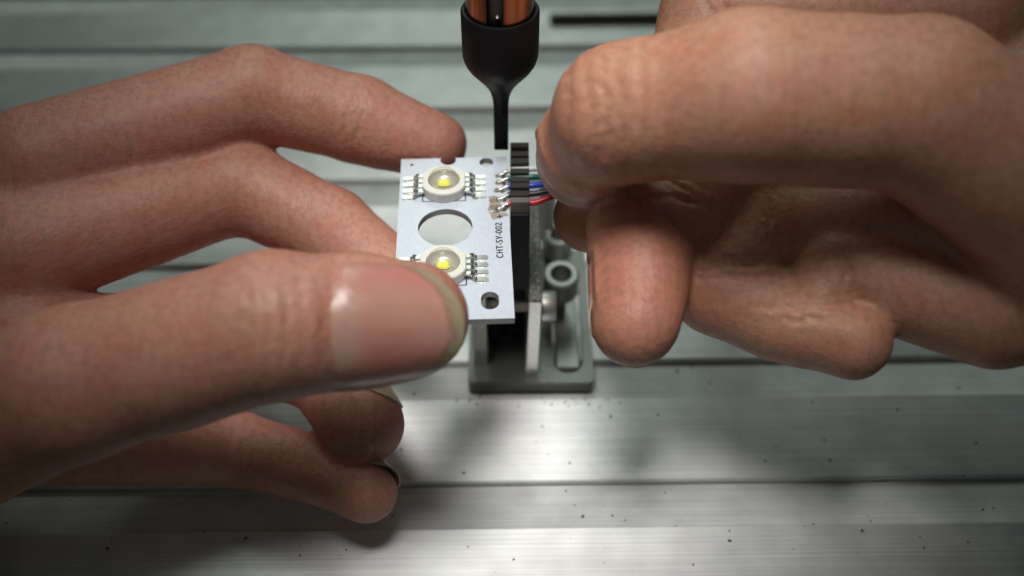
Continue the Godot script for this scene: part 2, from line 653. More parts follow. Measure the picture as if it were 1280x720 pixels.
func materials() -> Dictionary:
	var M := {}
	# bed: dirt map and brush marks share one 120 mm tile
	var S := 1024
	var dirt := Image.create(S, S, false, Image.FORMAT_RGB8)
	var brush := Image.create(S, S, false, Image.FORMAT_RGB8)
	var n := FastNoiseLite.new()
	n.seed = 3
	n.frequency = 0.01
	n.fractal_octaves = 4
	var nb := FastNoiseLite.new()
	nb.seed = 9
	nb.frequency = 0.02
	var rowv := PackedFloat32Array()
	for y in S:
		rowv.append(rng.randf())
	for y in S:
		for x in S:
			var k := smoothstep(0.75, 1.0, float(x) / S)
			var g := 0.93 + 0.05 * (rowv[y] - 0.5) + 0.05 * lerpf(n.get_noise_2d(x, y), n.get_noise_2d(x - S, y), k) + 0.05 * lerpf(nb.get_noise_2d(x * 0.12, y * 9.0), nb.get_noise_2d((x - S) * 0.12, y * 9.0), k)
			dirt.set_pixel(x, y, Color(g, g, g * 0.995))
			var b := 0.5 + 0.22 * (rowv[y] - 0.5) + 0.30 * lerpf(nb.get_noise_2d(x * 0.10, y * 14.0), nb.get_noise_2d((x - S) * 0.10, y * 14.0), k)
			brush.set_pixel(x, y, Color(b, b, b))
	# specks, smears and stains with outlines of their own
	for k in 190:
		var c := Vector2(rng.randf() * S, rng.randf() * S)
		var r := 0.7 + 2.2 * pow(rng.randf(), 3.0)
		var dark := Color(0.16, 0.15, 0.13) if k % 4 else Color(0.42, 0.37, 0.26)
		var st := Vector2(1.0 + rng.randf(), 1.0).rotated(0)
		var ang := rng.randf() * PI
		for dy in range(-14, 15):
			for dx in range(-14, 15):
				var q := Vector2(dx, dy).rotated(ang) / st
				var e := q.length() / r + 0.55 * n.get_noise_2d((c.x + dx) * 14.0, (c.y + dy) * 14.0)
				if e < 1.0:
					var X := int(c.x + dx) % S
					var Y := int(c.y + dy) % S
					if X >= 0 and Y >= 0:
						dirt.set_pixel(X, Y, dirt.get_pixel(X, Y).lerp(dark, clampf((1.0 - e) * 2.5, 0.0, 0.8)))
	# fine scratches
	for k in 260:
		var c := Vector2(rng.randf() * S, rng.randf() * S)
		var dr := Vector2.from_angle(rng.randf_range(-0.9, 0.9))
		for i in rng.randi_range(6, 40):
			c += dr
			var X := int(c.x + S) % S
			var Y := int(c.y + S) % S
			brush.set_pixel(X, Y, Color(0.15, 0.15, 0.15))
	var dirt_t := ImageTexture.create_from_image(dirt)
	var brush_t := ImageTexture.create_from_image(brush)
	var land := mat(lin(0.84, 0.855, 0.88), 0.60, 0.92)
	land.anisotropy_enabled = true
	land.anisotropy = -0.68
	land.albedo_texture = dirt_t
	land.heightmap_enabled = true
	land.heightmap_texture = brush_t
	land.heightmap_scale = 0.0016
	M.land = land
	var groove := mat(lin(0.84, 0.855, 0.88), 0.80, 0.92)
	groove.albedo_texture = dirt_t
	groove.heightmap_enabled = true
	groove.heightmap_texture = brush_t
	groove.heightmap_scale = 0.0006
	M.groove = groove
	M.mat_green = mat(lin(0.012, 0.035, 0.028), 0.7)
	# cast base plate
	var spk := noise_tex(0.05, FastNoiseLite.TYPE_SIMPLEX_SMOOTH, 4, 512, 21, 0.5, 1.15)
	var base := mat(lin(0.25, 0.26, 0.25), 0.25, 0.85)
	base.roughness_texture = noise_tex(0.03, FastNoiseLite.TYPE_SIMPLEX_SMOOTH, 4, 512, 77, 0.5, 2.2)
	base.roughness = 0.4
	base.albedo_texture = noise_tex(0.07, FastNoiseLite.TYPE_SIMPLEX, 4, 512, 78, 0.15, 1.6)
	base.heightmap_enabled = true
	base.heightmap_texture = spk
	base.heightmap_scale = 0.006
	tri_map(base, Vector3.ONE * 0.08)
	M.base = base
	# milled aluminium plates
	var mill := noise_tex(0.03, FastNoiseLite.TYPE_SIMPLEX_SMOOTH, 3, 512, 4, 0.7, 1.0)
	var milled := mat(lin(0.86, 0.86, 0.83), 0.28, 0.9)
	milled.albedo_texture = mill
	milled.heightmap_enabled = true
	milled.heightmap_texture = mill
	milled.heightmap_scale = 0.003
	tri_map(milled, Vector3(0.05, 0.3, 0.12))
	M.milled = milled
	var saw := noise_tex(0.035, FastNoiseLite.TYPE_CELLULAR, 3, 512, 8, 0.05, 1.5)
	var sawn := mat(lin(0.36, 0.36, 0.34), 0.5, 0.5)
	sawn.albedo_texture = saw
	sawn.heightmap_enabled = true
	sawn.heightmap_texture = saw
	sawn.heightmap_scale = 0.02
	tri_map(sawn, Vector3.ONE * 0.10)
	M.sawn = sawn
	M.steel = mat(lin(0.58, 0.57, 0.55), 0.42, 0.9)
	M.dark_steel = mat(lin(0.10, 0.10, 0.10), 0.35, 0.9)
	M.nut = mat(lin(0.33, 0.35, 0.34), 0.45, 0.7)
	var bk := noise_tex(0.08, FastNoiseLite.TYPE_SIMPLEX_SMOOTH, 4, 512, 14, 0.4, 1.3)
	var black := mat(lin(0.012, 0.013, 0.016), 0.55)
	black.metallic_specular = 0.35
	black.albedo_texture = bk
	tri_map(black, Vector3.ONE * 0.07)
	M.black = black
	var tooth := mat(lin(0.028, 0.024, 0.020), 0.7)
	tooth.albedo_texture = noise_tex(0.16, FastNoiseLite.TYPE_SIMPLEX, 4, 512, 15, 0.0, 1.9)
	tooth.heightmap_enabled = true
	tooth.heightmap_texture = bk
	tooth.heightmap_scale = 0.008
	tri_map(tooth, Vector3.ONE * 0.11)
	M.tooth = tooth
	var paler_tooth := tooth.duplicate()  # paler copy of the tooth material, for the nearest tooth
	paler_tooth.albedo_color = lin(0.16, 0.15, 0.135)
	M.near_tooth = paler_tooth
	# board
	var mask := mat(lin(0.53, 0.59, 0.69), 0.34)
	mask.heightmap_enabled = true
	mask.heightmap_texture = noise_tex(0.02, FastNoiseLite.TYPE_SIMPLEX_SMOOTH, 3, 512, 30)
	mask.heightmap_scale = 0.002
	var film := noise_tex(0.012, FastNoiseLite.TYPE_SIMPLEX_SMOOTH, 5, 1024, 31, 0.965, 1.015)
	mask.albedo_texture = film
	mask.roughness_texture = noise_tex(0.02, FastNoiseLite.TYPE_SIMPLEX_SMOOTH, 5, 512, 33, 0.6, 1.5)
	tri_map(mask, Vector3.ONE * 0.06)
	M.mask = mask
	var core := mat(lin(0.72, 0.73, 0.74), 0.45, 0.3)
	core.albedo_texture = spk
	tri_map(core, Vector3.ONE * 0.3)
	M.core = core
	M.ink = mat(lin(0.012, 0.012, 0.016), 0.6)
	M.led_body = mat(lin(0.66, 0.655, 0.61), 0.38)
	M.led_body.subsurf_scatter_enabled = true
	M.led_body.subsurf_scatter_strength = 0.02
	var cup := mat(lin(0.50, 0.475, 0.40), 0.3, 0.3)
	M.cup = cup
	M.chip = mat(lin(0.86, 0.84, 0.03), 0.5)
	var lens := StandardMaterial3D.new()
	lens.albedo_color = Color(1, 1, 1, 0.10)
	lens.roughness = 0.02
	lens.transparency = BaseMaterial3D.TRANSPARENCY_ALPHA
	M.lens = lens
	M.tin = mat(lin(0.66, 0.65, 0.60), 0.30, 1.0)
	var solder := mat(lin(0.68, 0.67, 0.63), 0.25, 1.0)
	solder.heightmap_enabled = true
	solder.heightmap_texture = bk
	solder.heightmap_scale = 0.01
	tri_map(solder, Vector3.ONE * 0.15)
	M.solder = solder
	var flux := mat(lin(0.34, 0.19, 0.06), 0.25)
	flux.albedo_color.a = 0.22
	flux.transparency = BaseMaterial3D.TRANSPARENCY_ALPHA
	flux.roughness = 0.3
	M.flux = flux
	M.copper = mat(lin(0.45, 0.25, 0.15), 0.24, 1.0)
	# nozzle tool
	var nz := mat(lin(0.008, 0.008, 0.009), 0.45)
	nz.metallic_specular = 0.3
	nz.heightmap_enabled = true
	nz.heightmap_texture = bk
	nz.heightmap_scale = 0.004
	tri_map(nz, Vector3.ONE * 0.05)
	M.nozzle = nz
	# skin
	var fine := noise_tex(0.020, FastNoiseLite.TYPE_CELLULAR, 2, 1024, 40, 0.0, 1.0)
	(fine.noise as FastNoiseLite).cellular_return_type = FastNoiseLite.RETURN_DISTANCE2_SUB
	var skin := mat(Color(1, 1, 1), 0.53)
	skin.vertex_color_use_as_albedo = true
	skin.albedo_texture = noise_tex(0.02, FastNoiseLite.TYPE_SIMPLEX_SMOOTH, 5, 512, 41, 0.84, 1.10)
	skin.heightmap_enabled = true
	skin.heightmap_texture = fine
	skin.heightmap_scale = 0.011
	skin.subsurf_scatter_enabled = true
	skin.subsurf_scatter_strength = 0.02
	tri_map(skin, Vector3.ONE * 0.055)
	M.skin = skin
	var nail := mat(Color(1, 1, 1), 0.34)
	nail.vertex_color_use_as_albedo = true
	nail.clearcoat_enabled = true
	nail.clearcoat = 0.12
	nail.clearcoat_roughness = 0.25
	nail.subsurf_scatter_enabled = true
	nail.subsurf_scatter_strength = 0.02
	M.nail = nail
	return M


# ---------------------------------------------------------------- the machine bed
func bed(M: Dictionary) -> void:
	var bench := Mb.new()
	bench.box(Vector3(-600, -40, -700), Vector3(600, -26, 300), 1.0)
	var bo := part("workbench", bench.done(), M.mat_green, self)
	bo.scale = Vector3.ONE * MM
	bo.set_meta("kind", "structure")
	var t := Node3D.new()
	t.name = "machine_bed"
	add_child(t)
	t.transform = Transform3D(Basis(Vector3.UP, deg_to_rad(0.8)).scaled(Vector3.ONE * MM), Vector3.ZERO)
	t.set_meta("kind", "structure")
	var under := Mb.new()
	under.box(Vector3(-220, -25.5, -151), Vector3(220, -2.1, 76), 0.4)
	part("bed_body", under.done(), M.groove, t)
	for i in 8:
		var z1 := 64.25 - 31.75 * i      # front of a raised land
		var lo := Mb.new()
		lo.uvs = 1.0 / 120.0
		lo.box(Vector3(-220.2, -2.0, z1 - 21.0), Vector3(220.2, 0.0, z1 - 0.0), 0.28)
		if z1 - 21 > -160:
			part("raised_strip", lo.done(), M.land, t)
		var g := Mb.new()
		g.uvs = 1.0 / 120.0
		g.box(Vector3(-220.1, -2.05, z1 - 31.5), Vector3(220.1, -1.5, z1 - 21.2), 0.05)
		if z1 - 31 > -160:
			part("groove_floor", g.done(), M.groove, t)
	var rod_m := mat(lin(0.03, 0.028, 0.025), 0.6)
	var rod := thing("black_rod", "dark rod lying across the far end of the bed behind the right hand", "rod", Vector3(12, 0, -139))
	var r := Mb.new()
	r.tube([Vector3(0, 1.6, 0), Vector3(1.0, 1.6, 0), Vector3(30, 1.6, -0.5), Vector3(44, 1.6, -0.8)], 1.6, 12)
	part("shaft", r.done(), rod_m, rod)


func debris(M: Dictionary) -> void:
	# metal chips and grit lying on the bed
	var mb := Mb.new()
	for i in 80:
		var p := Vector3(rng.randf_range(-75, 75), 0.0, rng.randf_range(-30, 60))
		if i < 40:
			p = Vector3(rng.randf_range(-12, 24), 0.0, rng.randf_range(9.8, 14))
		var zz := fposmod(64.25 - p.z, 31.75)
		p.y = 0.0 if zz < 21.0 else -1.5
		var s := rng.randf_range(0.06, 0.2)
		var b := Basis.from_euler(Vector3(rng.randf() * 6, rng.randf() * 6, rng.randf() * 6))
		mb.box(Vector3(-s * 1.6, -s * 0.4, -s), Vector3(s * 1.6, s * 0.4, s * 0.7), s * 0.2, Transform3D(b, p + Vector3(0, s * 0.5, 0)))
	var o := part("metal_grit", mb.done(), M.dark_steel, self)
	o.scale = Vector3.ONE * MM
	o.set_meta("kind", "stuff")
	o.set_meta("label", "dark metal grit scattered over the aluminium bed")
	o.set_meta("category", "grit")


# ---------------------------------------------------------------- clamp fixture with the comb
func stadium(x0: float, x1: float, z0: float, z1: float, n := 10) -> PackedVector2Array:
	# rounded slot along z
	var r := (x1 - x0) * 0.5
	var c := (x0 + x1) * 0.5
	var out := PackedVector2Array()
	for i in n + 1:
		var a := PI * i / n
		out.append(Vector2(c + r * cos(a), z1 - r + r * sin(a)))
	for i in n + 1:
		var a := PI + PI * i / n
		out.append(Vector2(c + r * cos(a), z0 + r + r * sin(a)))
	return out


func csg_plate(parent: Node, called: String, outline: PackedVector2Array, holes: Array, y0: float, y1: float, m: Material) -> CSGPolygon3D:
	# outline and holes in (x, z), standing in the thing's millimetres
	var c := CSGPolygon3D.new()
	c.name = called
	c.polygon = outline
	c.mode = CSGPolygon3D.MODE_DEPTH
	c.depth = y1 - y0
	c.material = m
	# the polygon lies in x, y and is extruded towards -z: turn it flat
	c.transform = Transform3D(Basis(Vector3(1, 0, 0), Vector3(0, 0, 1), Vector3(0, -1, 0)), Vector3(0, y0, 0))
	for h in holes:
		var k := CSGPolygon3D.new()
		k.name = "opening"
		k.polygon = h
		k.mode = CSGPolygon3D.MODE_DEPTH
		k.depth = y1 - y0 + 2.0
		k.position.z = 1.0
		k.operation = CSGShape3D.OPERATION_SUBTRACTION
		k.material = m
		c.add_child(k, true)
	parent.add_child(c, true)
	return c


func round_rect(x0: float, x1: float, z0: float, z1: float, r: float) -> PackedVector2Array:
	var out := PackedVector2Array()
	for c in [[x1 - r, z1 - r, 0.0], [x0 + r, z1 - r, PI / 2], [x0 + r, z0 + r, PI], [x1 - r, z0 + r, PI * 1.5]]:
		for i in 6:
			var a: float = c[2] + PI / 2 * i / 5
			out.append(Vector2(c[0] + r * cos(a), c[1] + r * sin(a)))
	return out


func circle(x: float, z: float, r: float, n := 40, rz := -1.0) -> PackedVector2Array:
	var out := PackedVector2Array()
	for i in n:
		out.append(Vector2(x + r * cos(TAU * i / n), z + (r if rz < 0 else rz) * sin(TAU * i / n)))
	return out


func clamp_fixture(M: Dictionary) -> void:
	var t := thing("clamp_fixture", "small metal clamp fixture with black toothed comb behind the board", "clamp")
	csg_plate(t, "base_plate", round_rect(-9.6, 17.8, -32, 9.4, 1.6), [stadium(9.0, 15.6, -22, 6.8)], 0.05, 3.0, M.base)
	# two upright side plates
	for s in [0, 1]:
		var p := Mb.new()
		var tilt := Transform3D(Basis(Vector3.BACK, deg_to_rad(-1.2 if s else 0.0)), Vector3(2.9, 3.05, 0) if s else Vector3(-8.4, 3.05, 0))
		p.box(Vector3(0, 0, -24), Vector3(2.7 if s else 3.1, 23.2, 7.4 if s else 4.6), 0.18, tilt)
		var sp := part("side_plate", p.done(), M.milled, t)
		var top := Mb.new()
		top.box(Vector3(0.1, 23.22, -23.9), Vector3(2.6 if s else 3.0, 23.8, 7.2 if s else 4.4), 0.2, tilt)
		part("sawn_edge", top.done(), M.sawn, sp)
	# comb
	var cb := Mb.new()
	cb.box(Vector3(-0.35, 27, -15.4), Vector3(3.35, 47.6, 4.9), 0.25)
	cb.box(Vector3(-0.30, 3.1, -15.3), Vector3(2.75, 26.98, -3.2), 0.1)
	var comb := part("comb", cb.done(), M.black, t)
	for i in 8:
		var k := Mb.new()
		var z := 4.15 - 2.4 * i
		var h: float = 50.2 + [0.2, -0.1, 0.1, -0.25, 0.0, 0.15, -0.1, 0.3][i]
		k.box(Vector3(-0.33, 47.55, z - 0.72), Vector3(3.33, h, z + 0.72), 0.14, Transform3D(Basis(Vector3.RIGHT, rng.randf_range(-0.01, 0.01)), Vector3.ZERO))
		part("tooth", k.done(), M.near_tooth if i == 0 else M.tooth, comb)
	var jaw := Mb.new()
	jaw.box(Vector3(-5.0, 3.1, -18), Vector3(-2.6, 24, -1.5), 0.2)
	jaw.box(Vector3(-2.58, 3.1, -18), Vector3(-0.4, 23, -4.0), 0.2)
	part("jaw_block", jaw.done(), M.black, t)
	# cross bolt
	var hd := Mb.new()
	var along := Transform3D(Basis(Vector3(0, -1, 0), Vector3(1, 0, 0), Vector3(0, 0, 1)), Vector3(6.0, 20.4, 3.0))
	hd.lathe([Vector2(0, 0), Vector2(3.0, 0), Vector2(3.25, 0.25), Vector2(3.25, 2.8), Vector2(2.95, 3.2), Vector2(1.7, 3.2), Vector2(1.7, 1.6), Vector2(0, 1.6)], 36, along)
	var bolt := part("clamp_bolt", hd.done(), M.steel, t)
	var sh := Mb.new()
	var pr := []
	for i in 40:
		pr.append(Vector2(1.35 if i % 2 else 1.15, i * 0.28))
	sh.lathe(pr, 20, Transform3D(Basis(Vector3(0, -1, 0), Vector3(1, 0, 0), Vector3(0, 0, 1)), Vector3(-6.5, 20.4, 3.0)), false)
	part("threaded_shank", sh.done(), M.steel, bolt)
	# nut bar in the slot and the socket screws
	var nb := Mb.new()
	nb.box(Vector3(9.7, 0.2, -16.5), Vector3(14.9, 2.5, 4.8), 0.3)
	part("slot_nut", nb.done(), M.nut, t)
	for q in [[Vector3(10.9, 2.5, -12.9), 4.0, 13.2], [Vector3(11.0, 3.0, -29), 3.4, 9.0]]:
		var sc := Mb.new()
		var r: float = q[1]
		var hh: float = q[2]
		sc.lathe([Vector2(0, 0), Vector2(1.5, 0), Vector2(1.5, hh - 6.5), Vector2(r - 0.5, hh - 6.5), Vector2(r, hh - 6.1), Vector2(r, hh - 0.5), Vector2(r - 0.5, hh), Vector2(r * 0.62, hh), Vector2(r * 0.60, hh - 0.2), Vector2(r * 0.60, hh - 6.0), Vector2(0, hh - 6.0)], 40, Transform3D(Basis(Vector3.RIGHT, 0.12), q[0]))
		var scr := part("socket_screw", sc.done(), M.nut, t)
		var so := Mb.new()
		so.lathe([Vector2(r * 0.595, hh - 0.9), Vector2(r * 0.57, hh - 5.8), Vector2(0, hh - 5.8)], 6, Transform3D(Basis(Vector3.RIGHT, 0.12), q[0]), false)
		part("socket", so.done(), M.nut, scr)
	# two bright pins and a dark spacer at the back of the fixture
	for q in [[Vector3(8.6, 3.0, -30.5), 1.5, 22.0], [Vector3(7.6, 3.0, -36), 1.2, 28.0]]:
		var pn := Mb.new()
		pn.lathe([Vector2(0, 0), Vector2(q[1], 0), Vector2(q[1], q[2] - 0.8), Vector2(q[1] * 0.6, q[2] - 0.1), Vector2(0, q[2])], 24, Transform3D(Basis(), q[0]))
		part("pin", pn.done(), M.steel, t)


# ---------------------------------------------------------------- the LED board
func board(M: Dictionary) -> void:
	var t := thing("led_board", "white two-emitter LED circuit board pinched by the left thumb", "circuit board", Vector3(-10.75, 48, 10.4), deg_to_rad(2.2))
	var outline := PackedVector2Array([Vector2(-10.4, -21.9), Vector2(10.4, -21.9), Vector2(10.4, 21.6), Vector2(-10.4, 21.6)])
	var holes := [circle(-1.55, -1.65, 5.05, 56), circle(-1.1, -21.3, 1.55), circle(6.45, -20.3, 1.36), stadium(4.75, 7.85, 15.2, 19.4, 14), circle(-8.23, -20.0, 0.42, 16), circle(-1.5, 21.0, 1.5)]
	csg_plate(t, "solder_mask", outline, holes, -0.16, 0.0, M.mask)
	var inner := PackedVector2Array([Vector2(-10.38, -21.88), Vector2(10.38, -21.88), Vector2(10.38, 21.58), Vector2(-10.38, 21.58)])
	csg_plate(t, "aluminium_core", inner, holes, -1.35, -0.17, M.core)
	var cu := Mb.new()
	cu.lathe([Vector2(0.42, -0.3), Vector2(0.42, 0.012), Vector2(0.26, 0.03), Vector2(0.26, -0.3)], 16, Transform3D(Basis(), Vector3(-8.23, 0, -20.0)))
	part("via", cu.done(), M.copper, t)
	for z in [-12.8, 9.6]:
		led(t, Vector3(-1.8, 0, z), M)
		# silkscreen corner marks round the emitter
		var s := Mb.new()
		var y := 0.014
		for q in [[-4.2, 3.75, 4.15, 3.95], [-4.2, 1.7, -4.0, 3.75], [3.95, 1.7, 4.15, 3.75], [-4.2, -3.95, 4.15, -3.75]]:
			s.box(Vector3(-1.8 + q[0], 0.002, z + q[1]), Vector3(-1.8 + q[2], y, z + q[3]), 0.0)
		part("outline_mark", s.done(), M.ink, t)
	# lettering
	mark(t, "CHT-SY-002", Vector3(8.98, 0.0, 6.9), 9.4, 1.3, M.ink)
	mark(t, "+", Vector3(9.2, 0.0, -3.75), 0.95, 1.15, M.ink)
	# solder joints
	var zs := [-16.0, -13.9, -11.7, -9.0, -6.3]
	for i in 5:
		var sd := Mb.new()
		var c := Vector3(8.9 + rng.randf_range(-0.15, 0.15), 0, zs[i])
		var prof := []
		for k in 9:
			var a := PI / 2 * k / 8
			prof.append(Vector2(cos(a), sin(a)))
		prof[8] = Vector2(0, 1)
		sd.lathe(prof, 24, Transform3D(Basis(Vector3(0.85 + 0.15 * rng.randf(), 0, 0.1), Vector3(0.1, 0.42 + 0.12 * rng.randf(), 0), Vector3(0, 0, 0.68)), c + Vector3(0, 0.004, 0)))
		var jn := part("solder_joint", sd.done(), M.solder, t)
		var pd := Mb.new()
		pd.prism(round_rect(c.x - 1.15, c.x + 1.3, c.z - 0.82, c.z + 0.82, 0.75), 0.003, 0.03)
		part("pad", pd.done(), M.tin, jn)
	# brown flux left round the joints
	var spots := [[7.9, -9.2, 1.4, 0.9], [8.6, -6.5, 1.8, 1.1], [6.9, -6.4, 0.5, 0.7]]
	for q in spots + [[8.3, -4.6, 1.7, 1.0], [7.7, -7.9, 1.1, 1.3], [1.9 + 2.3, -9.5, 0.5, 0.4]]:
		var fl := PackedVector2Array()
		for i in 26:
			var a := TAU * i / 26
			var k := 1.0 + 0.22 * sin(a * 3.0 + q[0]) + 0.12 * sin(a * 7.0)
			fl.append(Vector2(q[0] + q[2] * k * cos(a), q[1] + q[3] * k * sin(a)))
		var fm := Mb.new()
		fm.prism(fl, 0.002, 0.010 + 0.002 * q[3])
		part("flux_stain", fm.done(), M.flux, t)


func mark(parent: Node, words: String, at: Vector3, length: float, height: float, m: Material) -> void:
	# flat print that reads from the front of the board towards its back
	var tm := TextMesh.new()
	var f := SystemFont.new()
	f.font_names = PackedStringArray(["Droid Sans"])
	f.font_weight = 700
	tm.font = f
	tm.text = words
	tm.font_size = 64
	tm.pixel_size = 0.01
	tm.depth = 0.01
	tm.horizontal_alignment = HORIZONTAL_ALIGNMENT_LEFT
	tm.vertical_alignment = VERTICAL_ALIGNMENT_BOTTOM
	var box := tm.get_aabb()
	var o := part("printed_marking", tm, m, parent)
	var sx := length / box.size.x
	var sy := height / box.size.y
	# letters run towards -z, their tops face -x
	var b := Basis(Vector3(0, 0, -1) * sx, Vector3(-1, 0, 0) * sy, Vector3(0, 1, 0))
	o.transform = Transform3D(b, at + Vector3(0, 0.022, 0) - b * Vector3(box.position.x, box.position.y, 0))


func led(t: Node, c: Vector3, M: Dictionary) -> void:
	# eight-sided body with a round shoulder
	var b := Mb.new()
	var pts := func(r: float, cut: float) -> PackedVector2Array:
		var o := PackedVector2Array()
		for i in 48:
			var a := TAU * i / 48
			var d := Vector2(cos(a), sin(a))
			var k := minf(r, minf(cut / maxf(absf(d.x), 0.01), 1e3))
			o.append(d * k)
		return o
	var ring := [[4.25, 4.0, 0.02], [4.45, 4.1, 0.15], [4.45, 4.1, 1.9], [4.3, 3.95, 2.15], [3.05, 3.05, 2.2], [2.9, 2.9, 1.7]]
	for i in ring.size() - 1:
		var p: PackedVector2Array = pts.call(ring[i][0], ring[i][1])
		var q: PackedVector2Array = pts.call(ring[i + 1][0], ring[i + 1][1])
		for k in 48:
			var j := (k + 1) % 48
			var A := c + Vector3(p[k].x, ring[i][2], p[k].y)
			var B := c + Vector3(p[j].x, ring[i][2], p[j].y)
			var C := c + Vector3(q[j].x, ring[i + 1][2], q[j].y)
			var D := c + Vector3(q[k].x, ring[i + 1][2], q[k].y)
			b.quad(A, D, C, B)
	var body := part("led_emitter", b.done(), M.led_body, t)
	var cu := Mb.new()
	cu.lathe([Vector2(0, 0.95), Vector2(1.9, 0.95), Vector2(2.3, 1.25), Vector2(2.95, 1.9), Vector2(2.98, 2.15)], 40, Transform3D(Basis(), c))
	part("reflector_cup", cu.done(), M.cup, body)
	var ch := Mb.new()
	ch.box(c + Vector3(-1.1, 0.96, -1.0), c + Vector3(1.1, 1.6, 1.0), 0.3)
	part("chip", ch.done(), M.chip, body)
	for q in [[-1.3, -0.3], [1.3, 0.5], [0.2, 1.35], [-0.9, 1.2]]:
		var w := Mb.new()
		var p0 := c + Vector3(q[0] * 0.5, 1.27, q[1] * 0.5)
		var p1 := c + Vector3(q[0] * 1.5, 1.05, q[1] * 1.3)
		w.tube([p0, p0.lerp(p1, 0.5) + Vector3(0, 0.25, 0), p1], 0.05, 6)
		part("bond_wire", w.done(), M.tin, body)
	var l := Mb.new()
	var prof := [Vector2(2.86, 2.0), Vector2(2.86, 2.28)]
	for i in 12:
		var a := PI / 2 * (i + 1) / 12
		prof.append(Vector2(2.8 * cos(a), 2.3 + 2.05 * sin(a)))
	prof[prof.size() - 1].x = 0.0
	l.lathe(prof, 48, Transform3D(Basis(), c))
	part("lens", l.done(), M.lens, body)
	for s in [-1, 1]:
		for i in 4:
			var z := (i - 1.5) * 1.85
			var zz := (i - 1.5) * 1.45
			var k := Mb.new()
			# gull-wing lead: out of the body, down, and a flat foot
			var path := [Vector3(3.6, 1.25, zz), Vector3(4.9, 1.25, zz), Vector3(5.35, 1.1, lerpf(zz, z, 0.6)), Vector3(5.6, 0.45, z), Vector3(5.95, 0.20, z), Vector3(7.55, 0.19, z)]
			for j in path.size() - 1:
				var a: Vector3 = path[j]
				var e: Vector3 = path[j + 1]
				a.x *= s
				e.x *= s
				var d := e - a
				var x := d.normalized()
				var zx := Vector3(0, 0, 1)
				zx = (zx - x * zx.dot(x)).normalized()
				var B := Basis(x, zx.cross(x), zx)
				k.box(Vector3(-0.03, -0.13, -0.5), Vector3(d.length() + 0.03, 0.13, 0.5), 0.06, Transform3D(B, c + a))
			k.prism(circle(0, 0, 0.52, 16), -0.11, 0.12, Transform3D(Basis(), c + Vector3(7.5 * s, 0.19, z)))
			var ld := part("lead", k.done(), M.tin, body)
			var so := Mb.new()
			so.lathe([Vector2(0.95, 0.005), Vector2(0.8, 0.09), Vector2(0.4, 0.14), Vector2(0, 0.15)], 18, Transform3D(Basis(Vector3(1.15, 0, 0), Vector3.UP, Vector3(0, 0, 0.78)), c + Vector3(6.75 * s, 0, z)))
			part("lead_solder", so.done(), M.solder, body)


# ---------------------------------------------------------------- wires
func smooth_path(p: Array, steps := 8) -> Array:
	var c := Curve3D.new()
	for i in p.size():
		var t: Vector3 = (p[mini(i + 1, p.size() - 1)] - p[maxi(i - 1, 0)]) * 0.22
		c.add_point(p[i], -t, t)
	var out := []
	for i in p.size() - 1:
		for k in steps:
			out.append(c.sample(i, float(k) / steps))
	out.append(p[p.size() - 1])
	return out


func wires(M: Dictionary) -> void:
	var rows := [
		["red", lin(0.55, 0.02, 0.035), 4.0, 2.95, Vector3(12.0, 51.2, 1.3), "bright red wire in the front slot of the comb, soldered by the plus mark"],
		["black", lin(0.015, 0.016, 0.02), 1.3, 0.55, Vector3(12.0, 50.9, 0.2), "black wire in the comb between the red and the blue one"],
		["blue", lin(0.015, 0.04, 0.42), -1.5, -1.85, Vector3(12.0, 51.3, -0.9), "blue wire in the comb beside the green one"],
		["green", lin(0.0, 0.10, 0.075), -3.8, -4.25, Vector3(12.0, 51.0, -2.0), "dark green wire in the comb under the thumb tip"],
		["white", lin(0.50, 0.53, 0.55), -5.9, -6.65, Vector3(12.0, 51.3, -3.2), "pale grey wire in the comb, farthest back of the five"],
	]
	for r in rows:
		var t := thing("wire", r[5], "wire", Vector3.ZERO, 0.0, "wires soldered to the board")
		var m := mat(r[1], 0.35)
		var k: Vector3 = r[4]
		var ins := Mb.new()
		ins.tube(smooth_path([Vector3(-0.75, 48.75, lerpf(r[2], r[3], 0.75)), Vector3(0.4, 48.9, r[3]), Vector3(2.8, 49.0, r[3]), Vector3(5.2, 49.3, r[3] + 0.1), k, Vector3(17, 50.4, k.z * 0.6), Vector3(27, 51.0, k.z * 0.5 - 3.0), Vector3(38, 50.0, -12.0 + k.z), Vector3(50, 40.0, -26.0 + k.z * 2.0), Vector3(58, 20.0, -40.0 + k.z * 3.0), Vector3(70, 1.2, -58.0 + k.z * 4.0), Vector3(150, 1.2, -80.0 + k.z * 5.0)], 6), 0.58, 10)
		part("insulation", ins.done(), m, t)
		var bare := Mb.new()
		bare.tube(smooth_path([Vector3(-2.6, 48.35, r[2] + 0.05), Vector3(-1.9, 48.5, r[2]), Vector3(-1.2, 48.72, lerpf(r[2], r[3], 0.6)), Vector3(-0.6, 48.76, lerpf(r[2], r[3], 0.78))], 5), 0.36, 8)
		part("tinned_end", bare.done(), M.solder, t)


